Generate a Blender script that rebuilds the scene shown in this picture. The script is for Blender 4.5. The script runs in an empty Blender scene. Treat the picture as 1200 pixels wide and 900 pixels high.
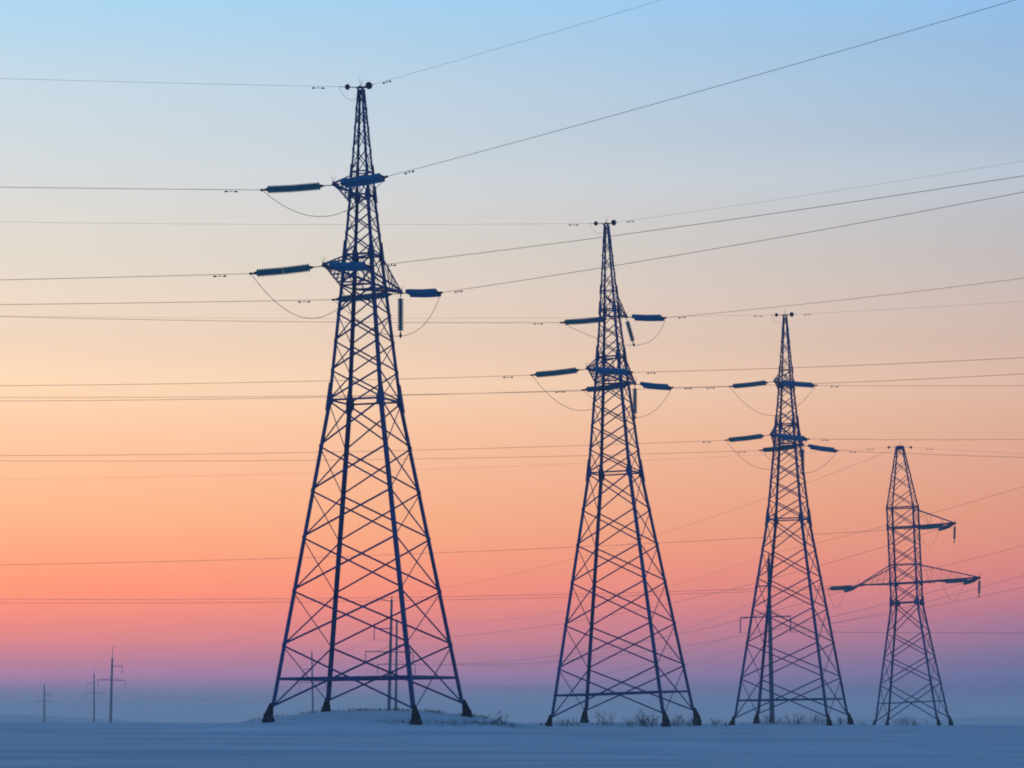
import bpy, math, random
from mathutils import Vector, Matrix, Quaternion, noise
C = bpy.context.scene.collection
sc = bpy.context.scene
R = math.radians

# ------------------------------------------------------------------ camera
cam_d = bpy.data.cameras.new('camera'); cam = bpy.data.objects.new('camera', cam_d); C.objects.link(cam)
cam.location = (0, 0, 1.28); cam.rotation_euler = (R(90), 0, 0)
cam_d.sensor_width = 36; cam_d.lens = 115.5; cam_d.shift_y = 0.33
cam_d.clip_start = 0.5; cam_d.clip_end = 30000
sc.camera = cam
sc.view_settings.view_transform = 'Standard'; sc.view_settings.look = 'None'
sc.view_settings.exposure = 0.0; sc.view_settings.gamma = 1.0

# ------------------------------------------------------------------ dusk sky
SUN_AZ, SUN_EL = -25.0, 1.5           # azimuth from +Y (negative = left), elevation
def lin(c): return tuple((x/255/12.92 if x/255 < .04045 else ((x/255+.055)/1.055)**2.4) for x in c)
# tangent of elevation -> colour of the glow, on the sunset side and away from it
GLOW_NEAR = [(-0.01844, (95, 115, 140)), (-0.00052, (95, 115, 140)), (0.00442, (95, 115, 140)), (0.00935, (186, 130, 159)), (0.01377, (250, 142, 179)), (0.01766, (254, 141, 151)), (0.0213, (271, 143, 138)), (0.02494, (285, 150, 121)), (0.02935, (292, 152, 110)), (0.03403, (300, 160, 104)), (0.03948, (306, 165, 97)), (0.04571, (297, 176, 110)), (0.05351, (291, 187, 120)), (0.06286, (285, 200, 136)), (0.07688, (281, 209, 155)), (0.08909, (277, 219, 170)), (0.10286, (272, 232, 190)), (0.11506, (257, 225, 195)), (0.12883, (250, 228, 205)), (0.14104, (239, 228, 210)), (0.15221, (234, 228, 218)), (0.16519, (224, 226, 225)), (0.17818, (215, 226, 230)), (0.19299, (207, 225, 236)), (0.20675, (191, 222, 242)), (0.21974, (177, 221, 247)), (0.245, (164, 208, 238)), (0.3, (140, 190, 232)), (0.39, (118, 168, 220))]
GLOW_FAR = [(-0.01844, (70, 88, 130)), (-0.00052, (70, 88, 130)), (0.00442, (70, 88, 130)), (0.00935, (84, 50, 119)), (0.01377, (116, 99, 158)), (0.01766, (141, 103, 151)), (0.0213, (158, 112, 151)), (0.02494, (181, 116, 147)), (0.02935, (194, 119, 147)), (0.03403, (214, 123, 135)), (0.03948, (232, 133, 129)), (0.04571, (244, 138, 119)), (0.05351, (247, 151, 120)), (0.06286, (245, 159, 122)), (0.07688, (241, 172, 139)), (0.08909, (237, 182, 150)), (0.10286, (236, 193, 169)), (0.11506, (221, 191, 173)), (0.12883, (214, 194, 184)), (0.14104, (204, 194, 191)), (0.15221, (198, 196, 199)), (0.16519, (193, 204, 216)), (0.17818, (176, 195, 216)), (0.19299, (165, 195, 224)), (0.20675, (155, 192, 228)), (0.21974, (149, 196, 241)), (0.245, (140, 185, 227)), (0.3, (120, 168, 220)), (0.39, (100, 150, 210))]
world = bpy.data.worlds.new('World'); sc.world = world; world.use_nodes = True
nt = world.node_tree; N = nt.nodes; L = nt.links; N.clear()
def math_node(op, a, b=None, c=None, clamp=False):
    m = N.new('ShaderNodeMath'); m.operation = op; m.use_clamp = clamp
    for i, v in enumerate((a, b, c)):
        if v is None: continue
        if isinstance(v, (int, float)): m.inputs[i].default_value = v
        else: L.new(v, m.inputs[i])
    return m.outputs[0]
tc = N.new('ShaderNodeTexCoord')
sep = N.new('ShaderNodeSeparateXYZ'); L.new(tc.outputs['Generated'], sep.inputs[0])
X, Y, Z = sep.outputs
hor = math_node('SQRT', math_node('ADD', math_node('MULTIPLY', X, X), math_node('MULTIPLY', Y, Y)))
hor = math_node('MAXIMUM', hor, 1e-4)
tel = math_node('DIVIDE', Z, hor)                                     # tangent of the elevation
sx, sy = math.sin(R(SUN_AZ)), math.cos(R(SUN_AZ))
cosA = math_node('DIVIDE', math_node('ADD', math_node('MULTIPLY', X, sx), math_node('MULTIPLY', Y, sy)), hor)
def maprange(v, a, b, smooth=True):
    m = N.new('ShaderNodeMapRange'); m.clamp = True
    if smooth: m.interpolation_type = 'SMOOTHSTEP'
    L.new(v, m.inputs['Value']); m.inputs['From Min'].default_value = a; m.inputs['From Max'].default_value = b
    return m.outputs['Result']
def mix(f, a, b, mode='MIX'):
    m = N.new('ShaderNodeMix'); m.data_type = 'RGBA'; m.blend_type = mode
    for s, v in ((m.inputs['Factor'], f), (m.inputs['A'], a), (m.inputs['B'], b)):
        if isinstance(v, (int, float, tuple)): s.default_value = v
        else: L.new(v, s)
    return m.outputs['Result']
def glow(stops):
    r = N.new('ShaderNodeValToRGB'); L.new(math_node('DIVIDE', math_node('ADD', tel, .02), .42, clamp=True), r.inputs[0])
    e = r.color_ramp.elements
    while len(e) < len(stops): e.new(.5)
    for k, (t, c) in enumerate(stops):
        e[k].position = (t+.02)/.42; e[k].color = tuple(v*.5 for v in lin(c))+(1,)        # ramps hold half the radiance: they clamp at 1
    return mix(1.0, r.outputs[0], (2, 2, 2, 1), 'MULTIPLY')
g = mix(maprange(cosA, .961, .830, False), glow(GLOW_NEAR), glow(GLOW_FAR))
sky = N.new('ShaderNodeTexSky'); sky.sky_type = 'NISHITA'; sky.sun_disc = False
sky.sun_elevation = R(SUN_EL); sky.sun_rotation = R(SUN_AZ); sky.altitude = 200
dome = mix(1.0, sky.outputs[0], (.122, .275, .555, 1), 'MULTIPLY')
dome = mix(1.0, dome, (.34, .48, .60, 1), "DARKEN")
# the dusk glow stays low and on the sunset side; the rest of the dome is the deep blue twilight sky
keep = math_node('MULTIPLY', maprange(tel, 1.0, .26), maprange(cosA, .15, .80))
col = mix(keep, dome, g)
bg = N.new('ShaderNodeBackground'); L.new(col, bg.inputs[0]); bg.inputs[1].default_value = 1.0
out = N.new('ShaderNodeOutputWorld'); L.new(bg.outputs[0], out.inputs[0])

# ------------------------------------------------------------------ the last of the sun
sun_d = bpy.data.lights.new('sun', 'SUN'); sun = bpy.data.objects.new('sun', sun_d); C.objects.link(sun)
sun_d.energy = 0.06; sun_d.angle = R(10); sun_d.color = (1.0, .62, .42)
sun.rotation_euler = Vector((math.sin(R(SUN_AZ)), math.cos(R(SUN_AZ)), math.tan(R(SUN_EL)))).to_track_quat('Z', 'Y').to_euler()
sun.location = (-80, 170, 60)
sc.cycles.volume_bounces = 1; sc.cycles.max_bounces = 6
sc.cycles.use_denoising = True
sc.cycles.filter_width = 1.9

# ------------------------------------------------------------------ helpers
def tag(o, label=None, cat=None, group=None, kind=None):
    if label: o['label'] = label
    if cat: o['category'] = cat
    if group: o['group'] = group
    if kind: o['kind'] = kind
    return o
def empty(name, loc, label, cat, group=None):
    o = bpy.data.objects.new(name, None); C.objects.link(o); o.location = loc
    o.empty_display_size = .3
    return tag(o, label, cat, group)

class MB:
    """Collects shapes in world coordinates, then links them as one mesh object."""
    def __init__(s): s.v = []; s.f = []
    def add(s, vs, fs):
        n = len(s.v); s.v += [tuple(v) for v in vs]; s.f += [tuple(i+n for i in f) for f in fs]
    def prism(s, ring, p, q, ring2=None):
        ring2 = ring2 or ring; n = len(ring)
        vs = [p+r for r in ring]+[q+r for r in ring2]
        fs = [(i, (i+1) % n, n+(i+1) % n, n+i) for i in range(n)]+[tuple(range(n-1, -1, -1)), tuple(range(n, 2*n))]
        s.add(vs, fs)
    def frame(s, p, q, hint):
        d = (q-p).normalized(); u = hint-d*hint.dot(d)
        if u.length < 1e-5: u = d.orthogonal()
        u.normalize(); return d, u, d.cross(u)
    def angle_bar(s, p, q, w, t, u, v):
        """L section: one flange along u, the other along v, heel on the line p-q."""
        d = (q-p).normalized()
        u = (u-d*u.dot(d)).normalized(); v = (v-d*v.dot(d)-u*v.dot(u)).normalized()
        ring = [u*0, u*w, u*w+v*t, u*t+v*t, u*t+v*w, v*w]
        s.prism(ring, p, q)
    def box_bar(s, p, q, a, b, hint):
        d, u, v = s.frame(p, q, hint); a /= 2; b /= 2
        s.prism([u*a+v*b, u*-a+v*b, u*-a-v*b, u*a-v*b], p, q)
    def tube(s, pts, r, n=6, r2=None):
        k = len(pts); vs = []; fs = []
        for i, p in enumerate(pts):
            a = pts[max(i-1, 0)]; b = pts[min(i+1, k-1)]
            d, u, v = s.frame(a, b, Vector((.13, .21, 1)))
            rr = r if r2 is None else r+(r2-r)*i/(k-1)
            vs += [p+(u*math.cos(j*2*math.pi/n)+v*math.sin(j*2*math.pi/n))*rr for j in range(n)]
        for i in range(k-1):
            fs += [(i*n+j, i*n+(j+1) % n, (i+1)*n+(j+1) % n, (i+1)*n+j) for j in range(n)]
        fs += [tuple(range(n-1, -1, -1)), tuple((k-1)*n+j for j in range(n))]
        s.add(vs, fs)
    def lathe(s, p, q, prof, n=10):
        """prof: list of (t along p-q 0..1, radius)"""
        d, u, v = s.frame(p, q, Vector((.13, .21, 1)) if abs((q-p).normalized().z) < .9 else Vector((1, 0, 0)))
        vs = []; fs = []; k = len(prof)
        for t, r in prof:
            c = p.lerp(q, t); vs += [c+(u*math.cos(j*2*math.pi/n)+v*math.sin(j*2*math.pi/n))*r for j in range(n)]
        for i in range(k-1):
            fs += [(i*n+j, i*n+(j+1) % n, (i+1)*n+(j+1) % n, (i+1)*n+j) for j in range(n)]
        fs += [tuple(range(n-1, -1, -1)), tuple((k-1)*n+j for j in range(n))]
        s.add(vs, fs)
    def plate(s, pts, nrm, t):
        nrm = nrm.normalized()*t/2; n = len(pts)
        s.add([p-nrm for p in pts]+[p+nrm for p in pts],
              [tuple(range(n-1, -1, -1)), tuple(range(n, 2*n))]+[(i, (i+1) % n, n+(i+1) % n, n+i) for i in range(n)])
    def build(s, name, mat, parent=None, smooth=False):
        me = bpy.data.meshes.new(name); o = bpy.data.objects.new(name, me); C.objects.link(o)
        if parent is not None:
            root = parent
            M = Matrix.Identity(4); chain = []
            while root is not None: chain.append(root); root = root.parent
            for r_ in reversed(chain): M = M @ r_.matrix_basis
            Mi = M.inverted(); s.v = [tuple(Mi @ Vector(v)) for v in s.v]
            o.parent = parent
        me.from_pydata(s.v, [], s.f); me.validate(); me.materials.append(mat)
        if smooth:
            for p in me.polygons: p.use_smooth = True
        return o

# ------------------------------------------------------------------ materials
def material(name, col, rough=.6, metal=0.0, var=None, scale=3.0, spec=.3):
    m = bpy.data.materials.new(name); m.use_nodes = True; t = m.node_tree
    b = t.nodes['Principled BSDF']; b.inputs['Base Color'].default_value = col+(1,)
    b.inputs['Roughness'].default_value = rough; b.inputs['Metallic'].default_value = metal
    b.inputs['Specular IOR Level'].default_value = spec
    if var:
        c = t.nodes.new('ShaderNodeTexCoord'); n = t.nodes.new('ShaderNodeTexNoise'); n.inputs['Scale'].default_value = scale
        n.inputs['Detail'].default_value = 6
        r = t.nodes.new('ShaderNodeValToRGB'); r.color_ramp.elements[0].position = .35; r.color_ramp.elements[1].position = .65
        r.color_ramp.elements[0].color = col+(1,); r.color_ramp.elements[1].color = var+(1,)
        t.links.new(c.outputs['Object'], n.inputs['Vector']); t.links.new(n.outputs['Fac'], r.inputs[0])
        t.links.new(r.outputs[0], b.inputs['Base Color'])
    return m
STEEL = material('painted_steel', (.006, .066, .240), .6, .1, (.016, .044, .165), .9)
STEEL_PALE = material('zinc_steel', (.055, .150, .320), .5, .2, (.04, .11, .25), 1.3)
FOOT = material('tarred_footing', (.006, .007, .022), .9, 0, (.012, .013, .032), 2, .05)
GLASS = material('green_insulator_glass', (.003, .26, .32), .7, 0, (.003, .20, .28), 5, .08)
GLASS_PALE = material('blue_insulator_glass', (.003, .34, .60), .7, 0, (.003, .28, .52), 5, .08)
def backlit(m, col, f):
    t = m.node_tree; p = t.nodes['Principled BSDF']; o = t.nodes['Material Output']
    tr = t.nodes.new('ShaderNodeBsdfTranslucent'); tr.inputs[0].default_value = col+(1,)
    mx = t.nodes.new('ShaderNodeMixShader'); mx.inputs[0].default_value = f
    t.links.new(p.outputs[0], mx.inputs[1]); t.links.new(tr.outputs[0], mx.inputs[2]); t.links.new(mx.outputs[0], o.inputs[0])
backlit(GLASS, (.004, .55, .62), .68); backlit(GLASS_PALE, (.004, .42, .62), .4)
CABLE = material('aluminium_cable', (.10, .105, .115), .55, .3)
CONCRETE = material('pole_concrete', (.07, .10, .16), .85, 0, (.055, .08, .135), .6)
IRON = material('dark_iron', (.02, .028, .05), .6, .3)
STALK = material('dry_stalk', (.13, .10, .08), .9, 0, (.08, .065, .058), 4)
GRASS = material('dry_grass', (.14, .105, .07), .9, 0, (.08, .062, .05), 4)

def snow_material():
    m = bpy.data.materials.new('snow'); m.use_nodes = True; t = m.node_tree; b = t.nodes['Principled BSDF']
    b.inputs['Roughness'].default_value = .75; b.inputs['Specular IOR Level'].default_value = .15
    c = t.nodes.new('ShaderNodeTexCoord')
    mp = t.nodes.new('ShaderNodeMapping'); mp.inputs['Scale'].default_value = (.045, .16, .3)
    t.links.new(c.outputs['Object'], mp.inputs[0])
    n1 = t.nodes.new('ShaderNodeTexNoise'); n1.inputs['Scale'].default_value = 1.0; n1.inputs['Detail'].default_value = 7; n1.inputs['Roughness'].default_value = .62
    t.links.new(mp.outputs[0], n1.inputs['Vector'])
    mp2 = t.nodes.new('ShaderNodeMapping'); mp2.inputs['Scale'].default_value = (.5, 1.6, 2)
    t.links.new(c.outputs['Object'], mp2.inputs[0])
    n2 = t.nodes.new('ShaderNodeTexNoise'); n2.inputs['Scale'].default_value = 1.2; n2.inputs['Detail'].default_value = 8; n2.inputs['Roughness'].default_value = .7
    t.links.new(mp2.outputs[0], n2.inputs['Vector'])
    r = t.nodes.new('ShaderNodeValToRGB'); r.color_ramp.elements[0].position = .30; r.color_ramp.elements[1].position = .68
    r.color_ramp.elements[0].color = (.48, .53, .59, 1); r.color_ramp.elements[1].color = (.82, .84, .86, 1)   # drift relief shading painted in: hollows darker, ridges paler
    t.links.new(n1.outputs['Fac'], r.inputs[0]); t.links.new(r.outputs[0], b.inputs['Base Color'])
    b1 = t.nodes.new('ShaderNodeBump'); b1.inputs['Strength'].default_value = .55; b1.inputs['Distance'].default_value = .9
    b2 = t.nodes.new('ShaderNodeBump'); b2.inputs['Strength'].default_value = .6; b2.inputs['Distance'].default_value = .12
    t.links.new(n1.outputs['Fac'], b1.inputs['Height']); t.links.new(n2.outputs['Fac'], b2.inputs['Height'])
    t.links.new(b1.outputs[0], b2.inputs['Normal']); t.links.new(b2.outputs[0], b.inputs['Normal'])
    return m
SNOW = snow_material()

# ------------------------------------------------------------------ terrain
def smooth(a, b, x):
    t = max(0, min(1, (x-a)/(b-a))); return t*t*(3-2*t)
def ground_z(x, y):
    side = x/max(y, 60.0)/.156                        # -1 at the left of the view, 1 at the right
    side = max(-1.6, min(1.6, side))
    rise = smooth(70, 300, y)*(1.0-.12*side)
    # behind the rise the field falls away gently, more to the right
    fall = smooth(280, 450, y)*(.12+.13*side)+smooth(450, 1500, y)*.35
    z = rise-fall
    # snow drifts round the tower feet
    def mound(cx, cy, rx, ry, h, p=2.0):
        d = ((abs(x-cx)/rx)**p+(abs(y-cy)/ry)**p); return h*math.exp(-d)
    z += mound(-8.7, 211.5, 9.5, 11.5, 1.33, 2.6)
    z += mound(9.5, 273, 7.6, 6.0, .34, 2.4)
    z += mound(28.0, 332, 7.6, 7.0, .34, 2.4)
    z += mound(49, 410, 10, 8.0, .10, 2.4)
    if y < 700:
        z += .16*noise.noise(Vector((x*.022, y*.09, 7)))+.07*noise.noise(Vector((x*.09, y*.24, 0)))+.02*noise.noise(Vector((x*.4, y*.9, 3)))
    return z
def build_ground():
    xs = []; x = -4200.0
    while x < 4200:
        xs.append(x); ax = abs(x-10); x += 1.0 if ax < 75 else (2.5 if ax < 170 else (12 if ax < 400 else (70 if ax < 1200 else 300)))
    xs.append(4200.0)
    ys = []; y = -300.0
    while y < 7000:
        ys.append(y)
        y += 20 if y < 40 else (1.0 if y < 345 else (3 if y < 500 else (15 if y < 1000 else (80 if y < 2500 else 350))))
    ys.append(7000.0)
    vs = [(a, b, ground_z(a, b)) for b in ys for a in xs]; n = len(xs)
    fs = [(j*n+i, j*n+i+1, (j+1)*n+i+1, (j+1)*n+i) for j in range(len(ys)-1) for i in range(n-1)]
    me = bpy.data.meshes.new('ground'); me.from_pydata(vs, [], fs); me.materials.append(SNOW)
    for p in me.polygons: p.use_smooth = True
    o = bpy.data.objects.new('ground', me); C.objects.link(o); tag(o, kind='structure')
build_ground()

def hills():
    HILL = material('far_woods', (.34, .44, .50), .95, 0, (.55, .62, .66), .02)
    def ridge(x0, x1, D, prof, seed):
        mb = MB(); n = 260; cols = []
        for i in range(n+1):
            x = x0+(x1-x0)*i/n; u = i/n
            h = 0
            for (a, ha), (b, hb) in zip(prof, prof[1:]):
                if a <= u <= b: h = ha+(hb-ha)*smooth(a, b, u)
            w = 1.2*noise.noise(Vector((x*.012, seed, 0)))+.9*noise.noise(Vector((x*.06, seed, 5)))+.5*noise.noise(Vector((x*.2, seed, 9)))
            cols.append((x, max(h+w*min(1, h/3), -.5)))
        rows = [(-220, -.05), (-90, .55), (0, 1.0), (110, .7), (400, -.05)]
        vs = []
        for x, h in cols:
            for dy, k in rows: vs.append((x, D+dy+15*noise.noise(Vector((x*.01, dy, seed))), -.8+(h+1.6)*k if k > 0 else -1.2))
        m = len(rows)
        mb.add(vs, [(i*m+j, (i+1)*m+j, (i+1)*m+j+1, i*m+j+1) for i in range(n) for j in range(m-1)])
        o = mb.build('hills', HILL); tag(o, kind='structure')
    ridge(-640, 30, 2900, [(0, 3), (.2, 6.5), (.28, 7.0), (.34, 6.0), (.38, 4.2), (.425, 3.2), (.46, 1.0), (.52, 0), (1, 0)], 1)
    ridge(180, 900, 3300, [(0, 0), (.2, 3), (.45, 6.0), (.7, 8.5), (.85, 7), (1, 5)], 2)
hills()

# ------------------------------------------------------------------ insulators, wires
class Tower: pass
def insulator(root, p, d, length, mat, discs=20, rad=.175, double=False, link=.9, name='insulator_string'):
    """String from the attachment p along d: a link, the discs, a clamp. Returns the end point."""
    d = d.normalized(); a = p+d*link; b = a+d*length; e = b+d*.35
    perp = d.cross(Vector((0, 0, 1)))
    if perp.length < .1: perp = Vector((1, 0, 0))
    perp.normalize()
    offs = [perp*.17+Vector((0, 0, .105)), perp*-.17-Vector((0, 0, .105))] if double else [Vector()]
    prof = [(0, .04)]
    for k in range(discs):
        t0 = k/discs; w = 1/discs
        prof += [(t0+.10*w, .07), (t0+.22*w, rad*.96), (t0+.50*w, rad), (t0+.72*w, rad*.78), (t0+.95*w, .10)]
    prof.append((1, .04))
    sag = Vector((0, 0, -.035)) if double else Vector()
    strings = []
    for o in offs:
        mb = MB(); mid = a.lerp(b, .5)+o+sag
        mb.lathe(a+o, mid, [(t*2, r) for t, r in prof if t <= .5], 12)
        mb.lathe(mid, b+o, [(t*2-1, r) for t, r in prof if t >= .5], 12)
        strings.append(mb.build(name, mat, root))
    s = strings[0]
    y = MB(); y.box_bar(p, a-d*(.15 if double else .05), .05, .05, Vector((0, 0, 1))); y.build('link', IRON, s)
    if double:
        for c, g in ((a, 1), (b, -1)):
            y = MB(); y.plate([c+offs[0]*1.3+d*.05*g, c+offs[1]*1.3+d*.05*g, c+offs[1]*.3-d*.24*g, c+offs[0]*.3-d*.24*g], perp.cross(d)+perp*.01, .05)
            y.build('yoke', IRON, s)
    y = MB(); y.lathe(b+d*(.02 if not double else .16), e+d*.12, [(0, .035), (.35, .04), (.5, .085), (.85, .08), (1, .03)], 8)
    y.build('clamp', IRON, s)
    return e

def curve_pts(p, az, span, sag, drop, n):
    h = Vector((math.sin(R(az)), math.cos(R(az)), 0)); out = []
    for i in range(n+1):
        t = i/n; t = t**1.15
        q = p+h*span*t; q.z = p.z+drop*t-4*sag*t*(1-t); out.append(q)
    return out
def slope_dir(az, span, sag, drop):
    return Vector((math.sin(R(az)), math.cos(R(az)), (drop-4*sag)/span))
def wire(p, az, span, sag, drop, label, group, r=.016, dampers=(1.9,), name='power_line_wire', n=56, cat='wire'):
    mb = MB(); pts = curve_pts(p, az, span, sag, drop, n); mb.tube(pts, r, 6)
    o = mb.build(name, CABLE); tag(o, label, cat, group)
    d = slope_dir(az, span, sag, drop).normalized()
    for s in dampers:
        c = p+d*s; m = MB()
        m.box_bar(c, c-Vector((0, 0, .11)), .03, .05, d)
        k = c-Vector((0, 0, .11)); m.tube([k-d*.30, k+d*.30], .014, 5)
        for sg in (-1, 1): m.lathe(k+d*sg*.20, k+d*sg*.40, [(0, .02), (.25, .05), (.85, .055), (1, .02)], 8)
        m.build('vibration_damper', IRON, o)
    return pts[-1]
def jumper(root, a, m, b, r=.018):
    """slack loop a-m-b (m is the lowest supported point)"""
    mb = MB(); pts = []
    for i in range(25):
        t = i/24
        q = a*((1-t)*(1-2*t))+m*(4*t*(1-t))+b*(t*(2*t-1))
        pts.append(q)
    mb.tube(pts, r, 5); return mb.build('jumper_cable', CABLE, root)
def bird_spikes(root, p, s=1.0, seed=0):
    rnd = random.Random(seed); mb = MB()
    for k in range(5):
        a = rnd.uniform(0, 6.28); l = rnd.uniform(.35, .7)*s
        mb.tube([p, p+Vector((math.cos(a)*.3*l, math.sin(a)*.3*l, .9*l))], .008, 4, .004)
    mb.build('bird_spike', IRON, root)

# ------------------------------------------------------------------ lattice tower
def make_root(name, label, loc, theta, lean, cat='pylon', group=None):
    o = empty(name, loc, label, cat, group); o.rotation_mode = 'QUATERNION'
    o.rotation_quaternion = Quaternion((0, 1, 0), -lean) @ Quaternion((0, 0, 1), -R(theta))
    o.matrix_basis = Matrix.Translation(Vector(loc)) @ o.rotation_quaternion.to_matrix().to_4x4()
    return o
def interp(prof, h):
    for (a, wa), (b, wb) in zip(prof, prof[1:]):
        if h <= b: return wa+(wb-wa)*(h-a)/(b-a)
    return prof[-1][1]

def lattice(root, prof, levels, legs_w, brace_w, foot_dz, belts, gussets, mat=STEEL, hs_=1.0):
    M = root.matrix_basis; P = lambda x, y, z: M @ Vector((x, y, z*hs_)); D = lambda x, y, z: (M.to_3x3() @ Vector((x, y, z)))
    W = lambda h: interp(prof, h)/2
    corner = lambda k, h: P(SX[k]*W(h), SY[k]*W(h), h)
    SX, SY = (-1, 1, 1, -1), (-1, -1, 1, 1)
    top = levels[-1]
    for k in range(4):
        mb = MB(); hs = [p[0] for p in prof if p[0] < top]+[top]; hs[0] = foot_dz[k]+.9
        for a, b in zip(hs, hs[1:]):
            w = interp(legs_w, (a+b)/2)
            mb.angle_bar(corner(k, a), corner(k, b), w, w*.13, D(-SX[k], 0, 0), D(0, -SY[k], 0))
        for h in levels[1:-1]:                                 # small node plates, a hand's breadth proud of the leg
            s = .20 if h < belts[0][0] else .13
            for u, nrm in ((D(-SX[k], 0, 0), D(0, 1, 0)), (D(0, -SY[k], 0), D(1, 0, 0))):
                c = corner(k, h)+(D(0, SY[k], 0) if u.dot(D(1, 0, 0))**2 > .5 else D(SX[k], 0, 0))*.012
                mb.plate([c-D(0, 0, s), c+u*s*1.1-D(0, 0, s*.4), c+u*s*1.1+D(0, 0, s*.4), c+D(0, 0, s)], nrm, .016)
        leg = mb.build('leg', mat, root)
        # footing: flared shoe on a dark block
        f = MB(); b0 = corner(k, foot_dz[k]); t0 = corner(k, foot_dz[k]+1.1)
        sc_ = legs_w[0][1]/.285
        sq = lambda c, a, z=0: [c+D(-a, -a, z), c+D(a, -a, z), c+D(a, a, z), c+D(-a, a, z)]
        def frus(c0, a0, c1, a1):
            f.add(sq(c0, a0)+sq(c1, a1), [(3, 2, 1, 0), (4, 5, 6, 7)]+[(i, (i+1) % 4, 4+(i+1) % 4, 4+i) for i in range(4)])
        frus(b0-D(0, 0, .8), .36*sc_, b0+D(0, 0, .10), .33*sc_)
        frus(b0+D(0, 0, .103), .30*sc_, b0+D(0, 0, .34), .24*sc_)
        for u, nrm in ((D(1, 0, 0), D(0, 1, 0)), (D(0, 1, 0), D(1, 0, 0))):
            f.plate([b0+u*.33*sc_+D(0, 0, .30), b0-u*.33*sc_+D(0, 0, .30), t0-u*.12*sc_, t0+u*.12*sc_], nrm, .05)
        f.plate([b0+D(.25, .25, .32)*sc_, b0-D(.25, .25, -.32)*sc_, t0-D(.08, .08, 0), t0+D(.08, .08, 0)], D(1, -1, 0), .05)
        for ax, ay in ((.22, .22), (-.22, .22), (.22, -.22), (-.22, -.22)): f.lathe(b0+D(ax, ay, .3)*sc_, b0+D(ax, ay, .46)*sc_, [(0, .04), (1, .04)], 6)
        f.build('footing', FOOT, leg)
        for h, sz, wd in gussets:
            gp = MB()
            for u, nrm, off in ((D(-SX[k], 0, 0), D(0, 1, 0), D(0, SY[k], 0)), (D(0, -SY[k], 0), D(1, 0, 0), D(SX[k], 0, 0))):
                c = corner(k, h)+off*.03-u*.05; up = (corner(k, h+sz)-corner(k, h)); dn = (corner(k, h-sz*.55)-corner(k, h))
                gp.plate([c+dn, c+dn*.6+u*wd*.8, c-D(0, 0, sz*.1)+u*wd, c+D(0, 0, sz*.12)+u*wd, c+up+u*.10, c+up], nrm, .03)
            gp.build('gusset_plate', mat, leg)
    faces = [(0, 1, D(0, 1, 0)), (1, 2, D(-1, 0, 0)), (2, 3, D(0, -1, 0)), (3, 0, D(1, 0, 0))]
    for h0, h1 in zip(levels, levels[1:]):
        bw = interp(brace_w, (h0+h1)/2)
        for i, j, inward in faces:
            bw = interp(brace_w, (h0+h1)/2)*(.62 if i in (1, 3) else 1)
            mb = MB()
            a0 = h0 if h0 > 0 else foot_dz[i]+.75; b0 = h0 if h0 > 0 else foot_dz[j]+.75
            g_ = .03
            pA, pB = corner(i, a0+g_), corner(j, h1-g_); qA, qB = corner(j, b0+g_), corner(i, h1-g_)
            mb.angle_bar(pA+inward*.015, pB+inward*.015, bw, bw*.16, D(0, 0, 1), inward)
            mb.angle_bar(qA+inward*(.025+bw*.16), qB+inward*(.025+bw*.16), bw, bw*.16, D(0, 0, 1), inward)
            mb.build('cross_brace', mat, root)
    for h, w, dbl in belts:
        for i, j, inward in faces:
            mb = MB(); p, q = corner(i, h), corner(j, h)
            d = (q-p).normalized()*.05
            mb.angle_bar(p+d+inward*.05, q-d+inward*.05, w, w*.14, D(0, 0, 1), inward)
            if dbl: mb.angle_bar(p+d+inward*.05-D(0, 0, .06), q-d+inward*.05-D(0, 0, .06), w*.8, w*.14, D(0, 0, -1), inward)
            mb.build('horizontal_belt', mat, root)
    return P, D, corner

def crossarm(root, P, D, corner, ks, h, tip, htie, w=.11, nlace=4, mat=STEEL):
    """ks: the two leg indices of the face it springs from; tip: local position"""
    t = P(*tip); mb = MB(); k0, k1 = ks
    bs = [corner(k, h) for k in ks]; ts = [corner(k, htie) for k in ks]
    for b in bs: mb.angle_bar(b, t, w, w*.14, D(0, 0, 1), (bs[0]+bs[1])*.5-b)
    for s_, b in zip(ts, bs): mb.angle_bar(s_, t+D(0, 0, .14), w*.8, w*.12, D(0, 0, -1), (bs[0]+bs[1])*.5-b)
    for i in range(1, nlace):                                    # lacing in plan and on the sides
        a = i/nlace; c = (i-.5)/nlace
        mb.box_bar(bs[0].lerp(t, a)-D(0, 0, .01), bs[1].lerp(t, a)-D(0, 0, .01), .06, .02, D(0, 0, 1))
        mb.box_bar(bs[i % 2].lerp(t, a-1/nlace)+D(0, 0, .012), bs[(i+1) % 2].lerp(t, a)+D(0, 0, .012), .05, .02, D(0, 0, 1))
        for s_, b in zip(ts, bs):
            mb.box_bar(b.lerp(t, a), s_.lerp(t+D(0, 0, .14), a), .045, .02, D(0, 0, 1).cross(t-b))
            if i < nlace-1: mb.box_bar(b.lerp(t, a), s_.lerp(t+D(0, 0, .14), a-1/nlace), .04, .02, D(0, 0, 1).cross(t-b)+D(.01, 0, 0))
    d = (t-(bs[0]+bs[1])*.5).normalized()
    sd = d.cross(D(0, 0, 1)).normalized()
    mb.plate([t-d*1.0+sd*.16, t+d*.12+sd*.10, t+d*.12-sd*.10, t-d*1.0-sd*.16], D(0, 0, 1), .06)
    mb.plate([t-d*.8+D(0, 0, .22), t+d*.16+D(0, 0, .16), t+d*.16-D(0, 0, .12), t-d*.6-D(0, 0, .08)], sd, .04)
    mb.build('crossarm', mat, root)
    return t

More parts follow.
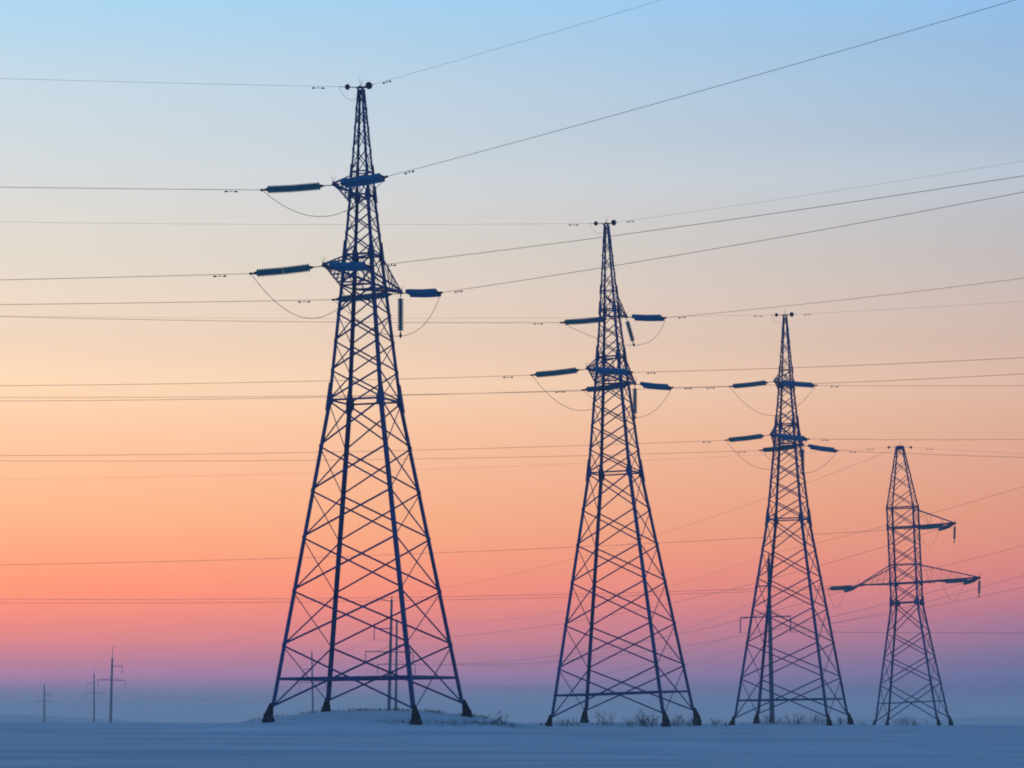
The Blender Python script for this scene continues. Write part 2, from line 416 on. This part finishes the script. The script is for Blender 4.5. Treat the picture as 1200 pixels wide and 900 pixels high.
PROF = [(0, 9.7), (20.0, 3.62), (29.2, 1.95), (33.0, 1.32), (39.8, .38)]
LEVELS = [0, 4.6, 8.0, 11.35, 14.3, 17.1, 20.0, 21.9, 23.75, 25.5, 27.25, 29.2, 30.6, 31.85, 33.0, 34.5, 35.9, 37.3, 38.5, 39.8]
LEGW = [(0, .26), (20, .24), (29, .19), (33, .15), (39.5, .10)]
BRW = [(0, .115), (18, .10), (24, .095), (30, .08), (34, .06), (39.5, .045)]
AZ = {}
exec_az = None
# wire headings per tower: (azimuth, span, sag, end height difference); left span then right span
def anchor_tower(label, X, Y, z, lean, foot, upper_far, wires, sc=1.0, seed=1, place=''):
    root = make_root('transmission_tower', label, (X, Y, z), 18.2, lean, group='lattice towers of the power lines')
    P, D, corner = lattice(root, PROF, LEVELS, LEGW, BRW, foot,
        [(2.45, .17, False), (20.0, .12, False), (27.25, .11, False), (29.2, .12, False), (33.0, .10, False), (34.5, .08, False)],
        [(20.0, 1.15, .42), (29.2, .95, .36), (33.0, .7, .30), (34.5, .5, .18)], hs_=sc)
    # twin channels of the lowest belt
    tips = {}
    uy = 1 if upper_far else -1
    tips['upper'] = crossarm(root, P, D, corner, (3, 2) if upper_far else (0, 1), 32.6, (0, uy*5.0, 33.0), 34.3, .10, 4)
    tips['near'] = crossarm(root, P, D, corner, (0, 1), 27.25, (0, -6.9, 27.75), 29.2, .12, 5)
    tips['far'] = crossarm(root, P, D, corner, (3, 2), 27.25, (0, 6.9, 27.75), 29.2, .12, 5)
    for n_, t in tips.items(): bird_spikes(root, t, 1.0, seed+len(n_))
    # earth wire bracket with its two weights
    top = P(0, 0, 39.8); mb = MB()
    mb.box_bar(top+D(-.32, 0, .08), top+D(.32, 0, .08), .1, .12, D(0, 0, 1)); mb.box_bar(top+D(0, -.32, .10), top+D(0, .32, .10), .08, .1, D(0, 0, 1))
    mb.build('peak_bracket', STEEL, root)
    bird_spikes(root, top+D(0, 0, .1), 1.1, seed)
    for side, key in ((-1, 'left'), (1, 'right')):
        az, span, sag, drop = wires['earth'][0 if side < 0 else 1]
        d = slope_dir(az, span, sag, drop).normalized()
        hd = Vector((math.sin(R(az)), math.cos(R(az)), 0))
        a = top+hd*.25+Vector((0, 0, .08)); c = a+hd*(.62 if side < 0 else .55)
        k = MB(); k.box_bar(a-hd*.1, c-hd*.15, .05, .05, Vector((0, 0, 1)))
        rr = .19 if side < 0 else .24
        k.lathe(c-hd*rr*.85, c+hd*rr*.85, [(0, .05), (.12, rr*.62), (.32, rr*.94), (.5, rr), (.68, rr*.94), (.88, rr*.62), (1, .05)], 12)
        e = c+d*.55; k.box_bar(c, e, .03, .03, Vector((0, 0, 1)))
        k.build('earth_wire_insulator', IRON, root, True)
        wire(e, az, span, sag, drop, f'thin earth wire running {place_word[side]} from the peak of the {place}', 'earth wires of the large towers', .008, (1.3,), 'earth_wire')
        if side < 0:
            jumper(root, e, (e+top)*.5-Vector((0, 0, .75)), top+D(0, 0, -.25), .010)
    for n_ in ('upper', 'near', 'far'):
        t = tips[n_]; ends = []
        for side in (0, 1):
            az, span, sag, drop = wires[n_][side]
            d = slope_dir(az, span, sag, drop); d.z -= .075
            e = insulator(root, t+D(0, 0, -.05), d, 3.25, GLASS if side == 0 else GLASS_PALE, 22, .17 if side == 0 else .155, True, 1.9 if (upper_far and n_ == 'upper' and side == 0) else .85)
            ends.append(e)
            wire(e, az, span, sag, drop, f'conductor running {place_word[side*2-1]} from the {arm_word[n_]} crossarm of the {place}', 'conductors of the large towers', .016)
        outw = 1 if (n_ == 'far' or (n_ == 'upper' and upper_far)) else -1
        if outw > 0:
            dv = Vector((.0, 0, -1)) if n_ == 'far' else Vector((.28, 0, -1))
            m_ = insulator(root, t+D(0, -.15, -.1), dv, 2.1 if n_ == 'far' else 1.7, GLASS, 15, .20, False, .3)
        else:
            m_ = (ends[0]+ends[1])*.5+Vector((0, 0, -2.0 if (n_ == 'upper' and seed == 1) else -3.0)); m_ = m_+(t-(ends[0]+ends[1])*.5)*.25
        jumper(root, ends[0], m_, ends[1])
    return root
place_word = {-1: 'left', 1: 'right'}
arm_word = {'upper': 'upper', 'near': 'lower near', 'far': 'lower far'}

# @@AZ
SP = {
 'T1': {'earth': [[-101, 250, 2.4000000000000004, 5.6], [140, 200, 2.4000000000000004, 14.33]], 'upper': [[-101, 250, 3, 6.18], [131, 200, 3, 28.56]], 'near': [[-99, 250, 3, -0.32], [137, 200, 3, 6.75]], 'far': [[-98, 250, 3, 2.81], [143, 200, 3, 8.23]]},
 'T2': {'earth': [[-99, 250, 4.0, 7.72], [135, 230, 4.0, 13.77]], 'upper': [[-98, 250, 5, 14.8], [137, 230, 5, 14.36]], 'near': [[-99, 250, 5, 7.65], [129, 230, 5, 8.5]], 'far': [[-98, 250, 5, 8.0], [139, 230, 5, 5.33]]},
 'T3': {'earth': [[-98, 300, 4.800000000000001, 8.92], [130, 250, 4.800000000000001, 8.95]], 'upper': [[-98, 300, 6, 9.83], [118, 250, 6, 9.8]], 'near': [[-98, 300, 6, 8.62], [129, 250, 6, 7.73]], 'far': [[-98, 300, 6, 10.48], [133, 250, 6, 0.47]]},
}
# @@END
T1 = anchor_tower('largest lattice tower, nearest on the left, standing on its own snowy mound', -8.99, 207, 1.5, .013,
             (-.05, -.32, .03, .33), False, SP['T1'], sc=.997, place='largest tower', seed=1)
T2 = anchor_tower('second tallest lattice tower, its upper crossarm pointing right, shrubs between its feet', 9.07, 266, 1.01, .035,
             (-.05, -.05, .12, .42), True, SP['T2'], sc=1.019, place='second tallest tower', seed=2)
T3 = anchor_tower('third lattice tower from the left with a concrete pole showing through its legs', 27.7, 325, .90, .017,
             (-.05, -.08, .1, .35), False, SP['T3'], sc=1.019, place='third lattice tower', seed=3)

# ------------------------------------------------------------------ the smaller tower with side arms
T4X, T4Y, T4Z = 48.78, 400, .72
def small_tower():
    root = make_root('transmission_tower', 'smallest lattice tower, far right, with straight waist and crossarms spread to both sides',
                     (T4X, T4Y, T4Z), 18.1, .046, group='lattice towers of the power lines')
    prof = [(0, 7.95), (15.05, 3.4), (26.6, 3.4), (34.1, .9)]
    levels = [0, 5.2, 8.4, 11.4, 15.05, 17.4, 19.7, 21.95, 24.2, 26.6, 28.7, 30.6, 32.4, 34.1]
    P, D, corner = lattice(root, prof, levels, [(0, .24), (15, .22), (26, .2), (34.1, .12)], [(0, .12), (15, .11), (26, .09), (34, .06)],
        (-.1, -.1, 0, 0), [(2.9, .14, False), (15.05, .16, False), (17.4, .17, False), (19.7, .11, False), (24.2, .16, False), (26.6, .15, False), (34.0, .2, True)],
        [(15.05, .8, .6), (17.4, .5, .5), (24.2, .5, .35), (26.6, .45, .28)])
    tips = {}
    tips['upper'] = crossarm(root, P, D, corner, (1, 2), 24.2, (6.3, 0, 24.35), 26.4, .16, 3)
    tips['right'] = crossarm(root, P, D, corner, (1, 2), 17.4, (9.0, 0, 17.6), 19.7, .16, 6)
    tips['left'] = crossarm(root, P, D, corner, (0, 3), 17.4, (-5.9, 0, 17.5), 19.7, .16, 5)
    for k, t in tips.items(): bird_spikes(root, t, 1.3, len(k)+20)
    # short brackets beside the upper belt
    return root, P, D, tips
T4, P4, D4, TIP4 = small_tower()

# ------------------------------------------------------------------ concrete poles
GP = 'concrete poles of the two lines crossing the plain'
def concrete_pole(label, X, Y, up_side, lean, az, zb=None, H=22.6, far_left=4.2, far_right=4.2, body=.97, rad=.33, top_arm=0, up_len=3.1, low=.565):
    zb = ground_z(X, Y)-.3 if zb is None else zb
    o = empty('concrete_pole', (X, Y, zb), label, 'utility pole', GP)
    o.rotation_mode = 'QUATERNION'; q = Quaternion((0, 1, 0), lean) @ Quaternion((0, 0, 1), -R(az))
    o.rotation_quaternion = q
    M = Matrix.Translation(Vector((X, Y, zb))) @ q.to_matrix().to_4x4(); o.matrix_basis = M
    P = lambda x, y, z: M @ Vector((x, y, z))
    hb = H*body
    mb = MB(); mb.tube([P(0, 0, 0), P(0, 0, hb*.5), P(0, 0, hb)], rad, 14, rad*.62); mb.build('pole', CONCRETE, o, True)
    mb = MB()
    mb.tube([P(0, 0, hb-.8), P(0, 0, hb-.1), P(.12 if body < .9 else .0, 0, H-.3), P(.3 if body < .9 else .05, 0, H)], .11, 6, .06)
    if top_arm: mb.tube([P(.1, 0, hb-.35), P(top_arm*.8, 0, hb+.15), P(top_arm, 0, hb-.25)], .07, 5)
    mb.build('earth_wire_mast', STEEL, o)
    ends = [P(.3, 0, H)]
    def arm(x, z, brace):
        m = MB(); m.box_bar(P(0, -.16, z), P(x, 0, z), rad*.5, rad*.42, Vector((0, 0, 1))); m.box_bar(P(0, .16, z), P(x, .01, z+.002), .12, .10, Vector((0, 0, 1)))
        if brace: m.box_bar(P(0, 0, z+1.0), P(x*.55, 0, z+.05), .06, .06, Vector((0, 1, 0)))
        m.box_bar(P(-.25*(1 if x > 0 else -1), -.3, z), P(-.25*(1 if x > 0 else -1), .3, z), .14, .2, Vector((0, 0, 1)))
        m.build('crossarm', STEEL, o)
        t = P(x*.985, 0, z-.06); b = t+Vector((0, 0, -2.0)); k = MB()
        prof = [(0, .03), (.08, .03)]
        for i in range(9):
            a = .1+i*.095; prof += [(a+.015, .05), (a+.035, .13), (a+.05, .12), (a+.085, .045)]
        prof += [(1, .05)]
        k.lathe(t, b, prof, 10); k.build('insulator_string', GLASS, o)
        return b
    zl, zu = H*low, H*(low+.18)
    ends.append(arm(up_side*up_len, zu, False))
    ends.append(arm(-far_left, zl, True)); ends.append(arm(far_right, zl, True))
    return o, ends
pole = {}
pole['P1'] = concrete_pole('shortest looking far pole, leftmost of the pale poles on the left', -213.5, 1500, 1, .0, 12, zb=.42, H=18.2, rad=.5)
pole['P2'] = concrete_pole('middle of the three far poles on the left, upper arm pointing left', -173, 1360, -1, .0, 12, zb=.4, body=.92, rad=.42)
pole['P3'] = concrete_pole('tallest of the three far poles at left, its thin mast leaning right', -115.5, 945, 1, .028, 12, zb=.55, body=.84, rad=.42)
pole['P4'] = concrete_pole('thin far pole seen through the left side of the largest tower', -60.5, 1000, -1, -.02, 14, zb=.54)
pole['P6'] = concrete_pole('taller pole seen behind the front right leg of the largest tower', -21.6, 575, -1, .025, 14, zb=.77, far_left=4.6, top_arm=-3.0)
pole['P5'] = concrete_pole('shorter pole just right of the taller pole inside the largest tower', -24.8, 700, 1, .012, 14, zb=.77)
pole['P7'] = concrete_pole('thick concrete pole standing behind the third lattice tower', 34.3, 433, -1, -.022, 14, zb=.9, far_left=4.0, far_right=2.8, up_len=1.9, low=.63)
def span_to(a, b, sag, label, group, r=.014, n=40):
    h = Vector((b.x-a.x, b.y-a.y, 0)); az = math.degrees(math.atan2(h.x, h.y))
    mb = MB(); pts = [a.lerp(b, i/n)-Vector((0, 0, 4*sag*(i/n)*(1-i/n))) for i in range(n+1)]
    mb.tube(pts, r, 5); o = mb.build('power_line_wire', CABLE); tag(o, label, 'wire', group)
wn = ['earth wire', 'upper arm wire', 'lower left wire', 'lower right wire']
def string_line(a, b, desc, sag, r=.013):
    for k in range(4): span_to(pole[a][1][k], pole[b][1][k], sag*(.75 if k == 0 else 1), f'{wn[k]} {desc}', 'wires of the pole lines', r)
string_line('P1', 'P3', 'between the leftmost far pole and the tallest far pole', 7)
string_line('P3', 'P6', 'from the tallest far pole to the taller pole inside the largest tower', 5)
string_line('P2', 'P4', 'from the middle far pole to the thin pole inside the largest tower', 5)
string_line('P4', 'P5', 'between the two rear poles inside the largest tower', 4)
string_line('P5', 'P7', 'from the shorter pole inside the largest tower to the thick pole', 5)
# wires of the pole lines that leave the picture
SP7 = [[165, 240, 3, 17.25], [165, 240, 4, 18.49], [165, 240, 4, 16.38], [165, 240, 4, 24.51]]
for k, a in enumerate(pole['P7'][1]):
    wire(a, *SP7[k], f'{wn[k]} rising right from the thick pole behind the third tower', 'wires of the pole lines', .016, ())

# strings, jumpers and wires of the small tower
def finish_small():
    left = {'upper': (-90, 300, 6, 0), 'right': (-90, 300, 6, 0), 'left': (-90, 300, 6, 0)}
    names = {'upper': 1, 'right': 3, 'left': 2}
    for k, t in TIP4.items():
        az, span, sag, drop = SP4[k]
        d = slope_dir(az, span, sag, drop); d.z -= .03
        e1 = insulator(T4, t+D4(0, -.1, -.12), d, 2.5, GLASS, 17, .19, True, 1.7 if k != 'left' else .9)
        wire(e1, az, span, sag, drop, f'conductor running left from the {k} arm of the smallest lattice tower', 'conductors of the smallest tower', .019, (1.3,))
        b = pole['P6'][1][names[k]]
        h = (b-t); h.z = 0; h.normalize(); d2 = Vector((h.x, h.y, -.11))
        e2 = insulator(T4, t+D4(-.1, .1, -.1), d2, 2.5, GLASS, 17, .19, True, .7)
        span_to(e2, b, 3.2, f'conductor receding from the {k} arm of the smallest tower to the far pole', 'conductors of the smallest tower', .019)
        if k != 'left':
            m = insulator(T4, t+D4(0, 0, -.1), Vector((-.03, 0, -1)), 1.55, GLASS, 11, .17, False, .25)
        jumper(T4, e1, (e1+e2)*.5+Vector((0, 0, -2.2)), e2, .016)
    top = P4(0, 0, 34.1)
    for s, az, sp, sag, w in ((0, *SP4['earthL'][:3], 'left'), (1, *SP4['earthR'][:3], 'right')):
        d = slope_dir(az, sp, sag, 0).normalized(); e = top+d*1.6; k = MB(); k.box_bar(top, e, .04, .04, Vector((0, 0, 1)))
        k.lathe(top+d*1.2, top+d*1.5, [(0, .04), (.2, .15), (.8, .15), (1, .04)], 8); k.build('earth_wire_insulator', IRON, T4)
        wire(e, az, sp, sag, 0, f'thin earth wire running {w} from the peak of the smallest tower', 'earth wires of the smallest tower', .008, (2.0,), 'earth_wire')
    span_to(top, pole['P6'][1][0], 2.5, 'thin earth wire receding from the peak of the smallest tower to the far pole', 'earth wires of the smallest tower', .014)
    bird_spikes(T4, top, 1.4, 8)
# @@AZ4
SP4 = {'upper': [-95, 300, 5, -0.77], 'right': [-95, 300, 5, 5.9], 'left': [-95, 300, 5, 7.21], 'earthL': [-95, 300, 5, 7.4], 'earthR': [95, 300, 5, 31.87]}
# @@END4
finish_small()
# two low wires crossing the right edge of the plain
wire(pole['P7'][1][3], 92, 330, .6, 0, 'low straight wire running right from the thick pole past the smallest tower', 'low wires at the right', .022, ())

# ------------------------------------------------------------------ weeds in the snow
def shrub(X, Y, h, w, n, label, seed):
    rnd = random.Random(seed); z = ground_z(X, Y)-.05
    o = empty('bare_shrub', (X, Y, z), label, 'shrub', 'bare weeds and shrubs round the tower feet')
    o.matrix_basis = Matrix.Translation(Vector((X, Y, z)))
    st = MB()
    for i in range(n):
        bx = X+rnd.gauss(0, w*.28); by = Y+rnd.gauss(0, .5)
        p = Vector((bx, by, ground_z(bx, by)-.05)); a = rnd.gauss(0, .35); b = rnd.gauss(0, .3)
        L_ = h*rnd.uniform(.45, 1.05); d = Vector((a, b, 1)).normalized(); pts = [p]
        for k in range(5):
            d = (d+Vector((rnd.gauss(0, .13)+a*.12, rnd.gauss(0, .1), -.03))).normalized(); pts.append(pts[-1]+d*L_/5)
        st.tube(pts, .014, 4, .005)
        for k in range(rnd.randint(2, 6)):
            q = pts[rnd.randint(1, 4)]; dd = (d+Vector((rnd.gauss(0, .6), rnd.gauss(0, .5), rnd.uniform(-.1, .3)))).normalized()
            l2 = L_*rnd.uniform(.15, .38); m_ = q+dd*l2*.6; e = m_+(dd+Vector((0, 0, .35))).normalized()*l2*.4
            st.tube([q, m_, e], .009, 3, .004)
            if rnd.random() < .6: st.lathe(e, e+(e-m_).normalized()*.09, [(0, .004), (.4, .022), (1, .004)], 5)
    st.build('stem', STALK, o)
SH = [  # image x, distance, height, spread, stems, label
 (590, 206, .6, .8, 10, 'low weed at the right end of the snowy mound'),
 (577, 205, 1.0, .5, 6, 'slim weed sprouting on the right slope of the snowy mound'),
 (634, 262, .45, 1.6, 22, 'sparse weeds left of the second tower\'s outer left foot'),
 (662, 266, .8, 2.0, 30, 'low weeds just inside the left foot of the second tower'),
 (708, 267, 1.35, 1.1, 16, 'tall open weed right of the rear foot of the second tower'),
 (737, 264, .95, .9, 16, 'leaning weed left of the densest bush under the second tower'),
 (757, 265, 1.45, 1.6, 46, 'densest bush in the middle of the second tower\'s base'),
 (795, 268, 1.0, 1.6, 30, 'bush between the two right feet of the second tower'),
 (808, 267, .95, 1.0, 20, 'small bush close against the second tower\'s outer right foot'),
 (838, 268, .8, 1.2, 12, 'weed standing free to the right of the second tower'),
 (850, 270, .5, .8, 10, 'tuft midway between the second and third lattice towers'),
 (902, 328, 1.1, 2.2, 34, 'weeds at the base of the thick pole behind the third tower'),
 (935, 326, 1.2, 1.6, 26, 'bush in the middle of the third tower\'s base'),
 (957, 328, 1.2, 1.4, 26, 'bush beside the front foot of the third tower'),
 (985, 328, .9, 1.4, 18, 'bush by the outer right foot of the third tower'),
 (838.5, 320, .8, .6, 8, 'lone thin weed left of the third lattice tower'),
 (1060, 402, 1.5, 2.2, 34, 'bush inside the base of the smallest lattice tower'),
 (1074, 400, 1.1, 1.6, 20, 'weeds right of centre under the smallest lattice tower'),
 (1012, 396, .8, 1.2, 10, 'weed between the third and smallest lattice towers'),
]
for i, (u, Y_, h_, w_, n_, lab) in enumerate(SH):
    shrub((u-600)*Y_/3850, Y_, h_, w_, n_, lab, 100+i)
def grass():
    rnd = random.Random(5); mb = MB()
    for i in range(2600):
        if i < 1500:
            x = rnd.uniform(-17.0, -1.5); y = rnd.gauss(212.5, 1.6)
            if noise.noise(Vector((x*.6, y*.3, 1)))+.3*rnd.random() < .10: continue
            h = rnd.uniform(.08, .28)
        else:
            cx, cy = rnd.choice(((9.5, 268), (28, 328), (-6.8, 201.6), (-4.0, 202.0), (-.6, 205), (-2.2, 204)))
            x = rnd.gauss(cx, 3.6 if cy > 210 else .9); y = rnd.gauss(cy, 2.0 if cy > 210 else .8); h = rnd.uniform(.08, .4 if cy > 210 else .22)
        z = ground_z(x, y)-.03; a = rnd.gauss(0, .3)*h; b = rnd.gauss(0, .3)*h; w = .006+.008*rnd.random()
        p = Vector((x, y, z)); mid = p+Vector((a*.4, b*.4, h*.6)); e = p+Vector((a, b, h))
        mb.add([p+Vector((-w, 0, 0)), p+Vector((w, 0, 0)), mid+Vector((w*.7, .003, 0)), mid+Vector((-w*.7, .003, 0)), e], [(0, 1, 2, 3), (3, 2, 4)])
    o = mb.build('grass', GRASS); tag(o, kind='stuff', label='dry grass poking through the snow on the mounds')
grass()

# ------------------------------------------------------------------ haze
def haze(density):
    mb = MB(); x0, x1, y0, y1, z0, z1 = -4300, 4300, -350, 7100, -6, 46
    mb.add([(x0, y0, z0), (x1, y0, z0), (x1, y1, z0), (x0, y1, z0), (x0, y0, z1), (x1, y0, z1), (x1, y1, z1), (x0, y1, z1)],
           [(3, 2, 1, 0), (4, 5, 6, 7), (0, 1, 5, 4), (1, 2, 6, 5), (2, 3, 7, 6), (3, 0, 4, 7)])
    m = bpy.data.materials.new('haze'); m.use_nodes = True; t = m.node_tree; t.nodes.clear()
    v = t.nodes.new('ShaderNodeVolumePrincipled'); v.inputs['Color'].default_value = (1, 1, 1, 1)
    v.inputs['Density'].default_value = density; v.inputs['Anisotropy'].default_value = .3
    o_ = t.nodes.new('ShaderNodeOutputMaterial'); t.links.new(v.outputs[0], o_.inputs['Volume'])
    o = mb.build('haze', m); tag(o, kind='stuff')
haze(.00036)
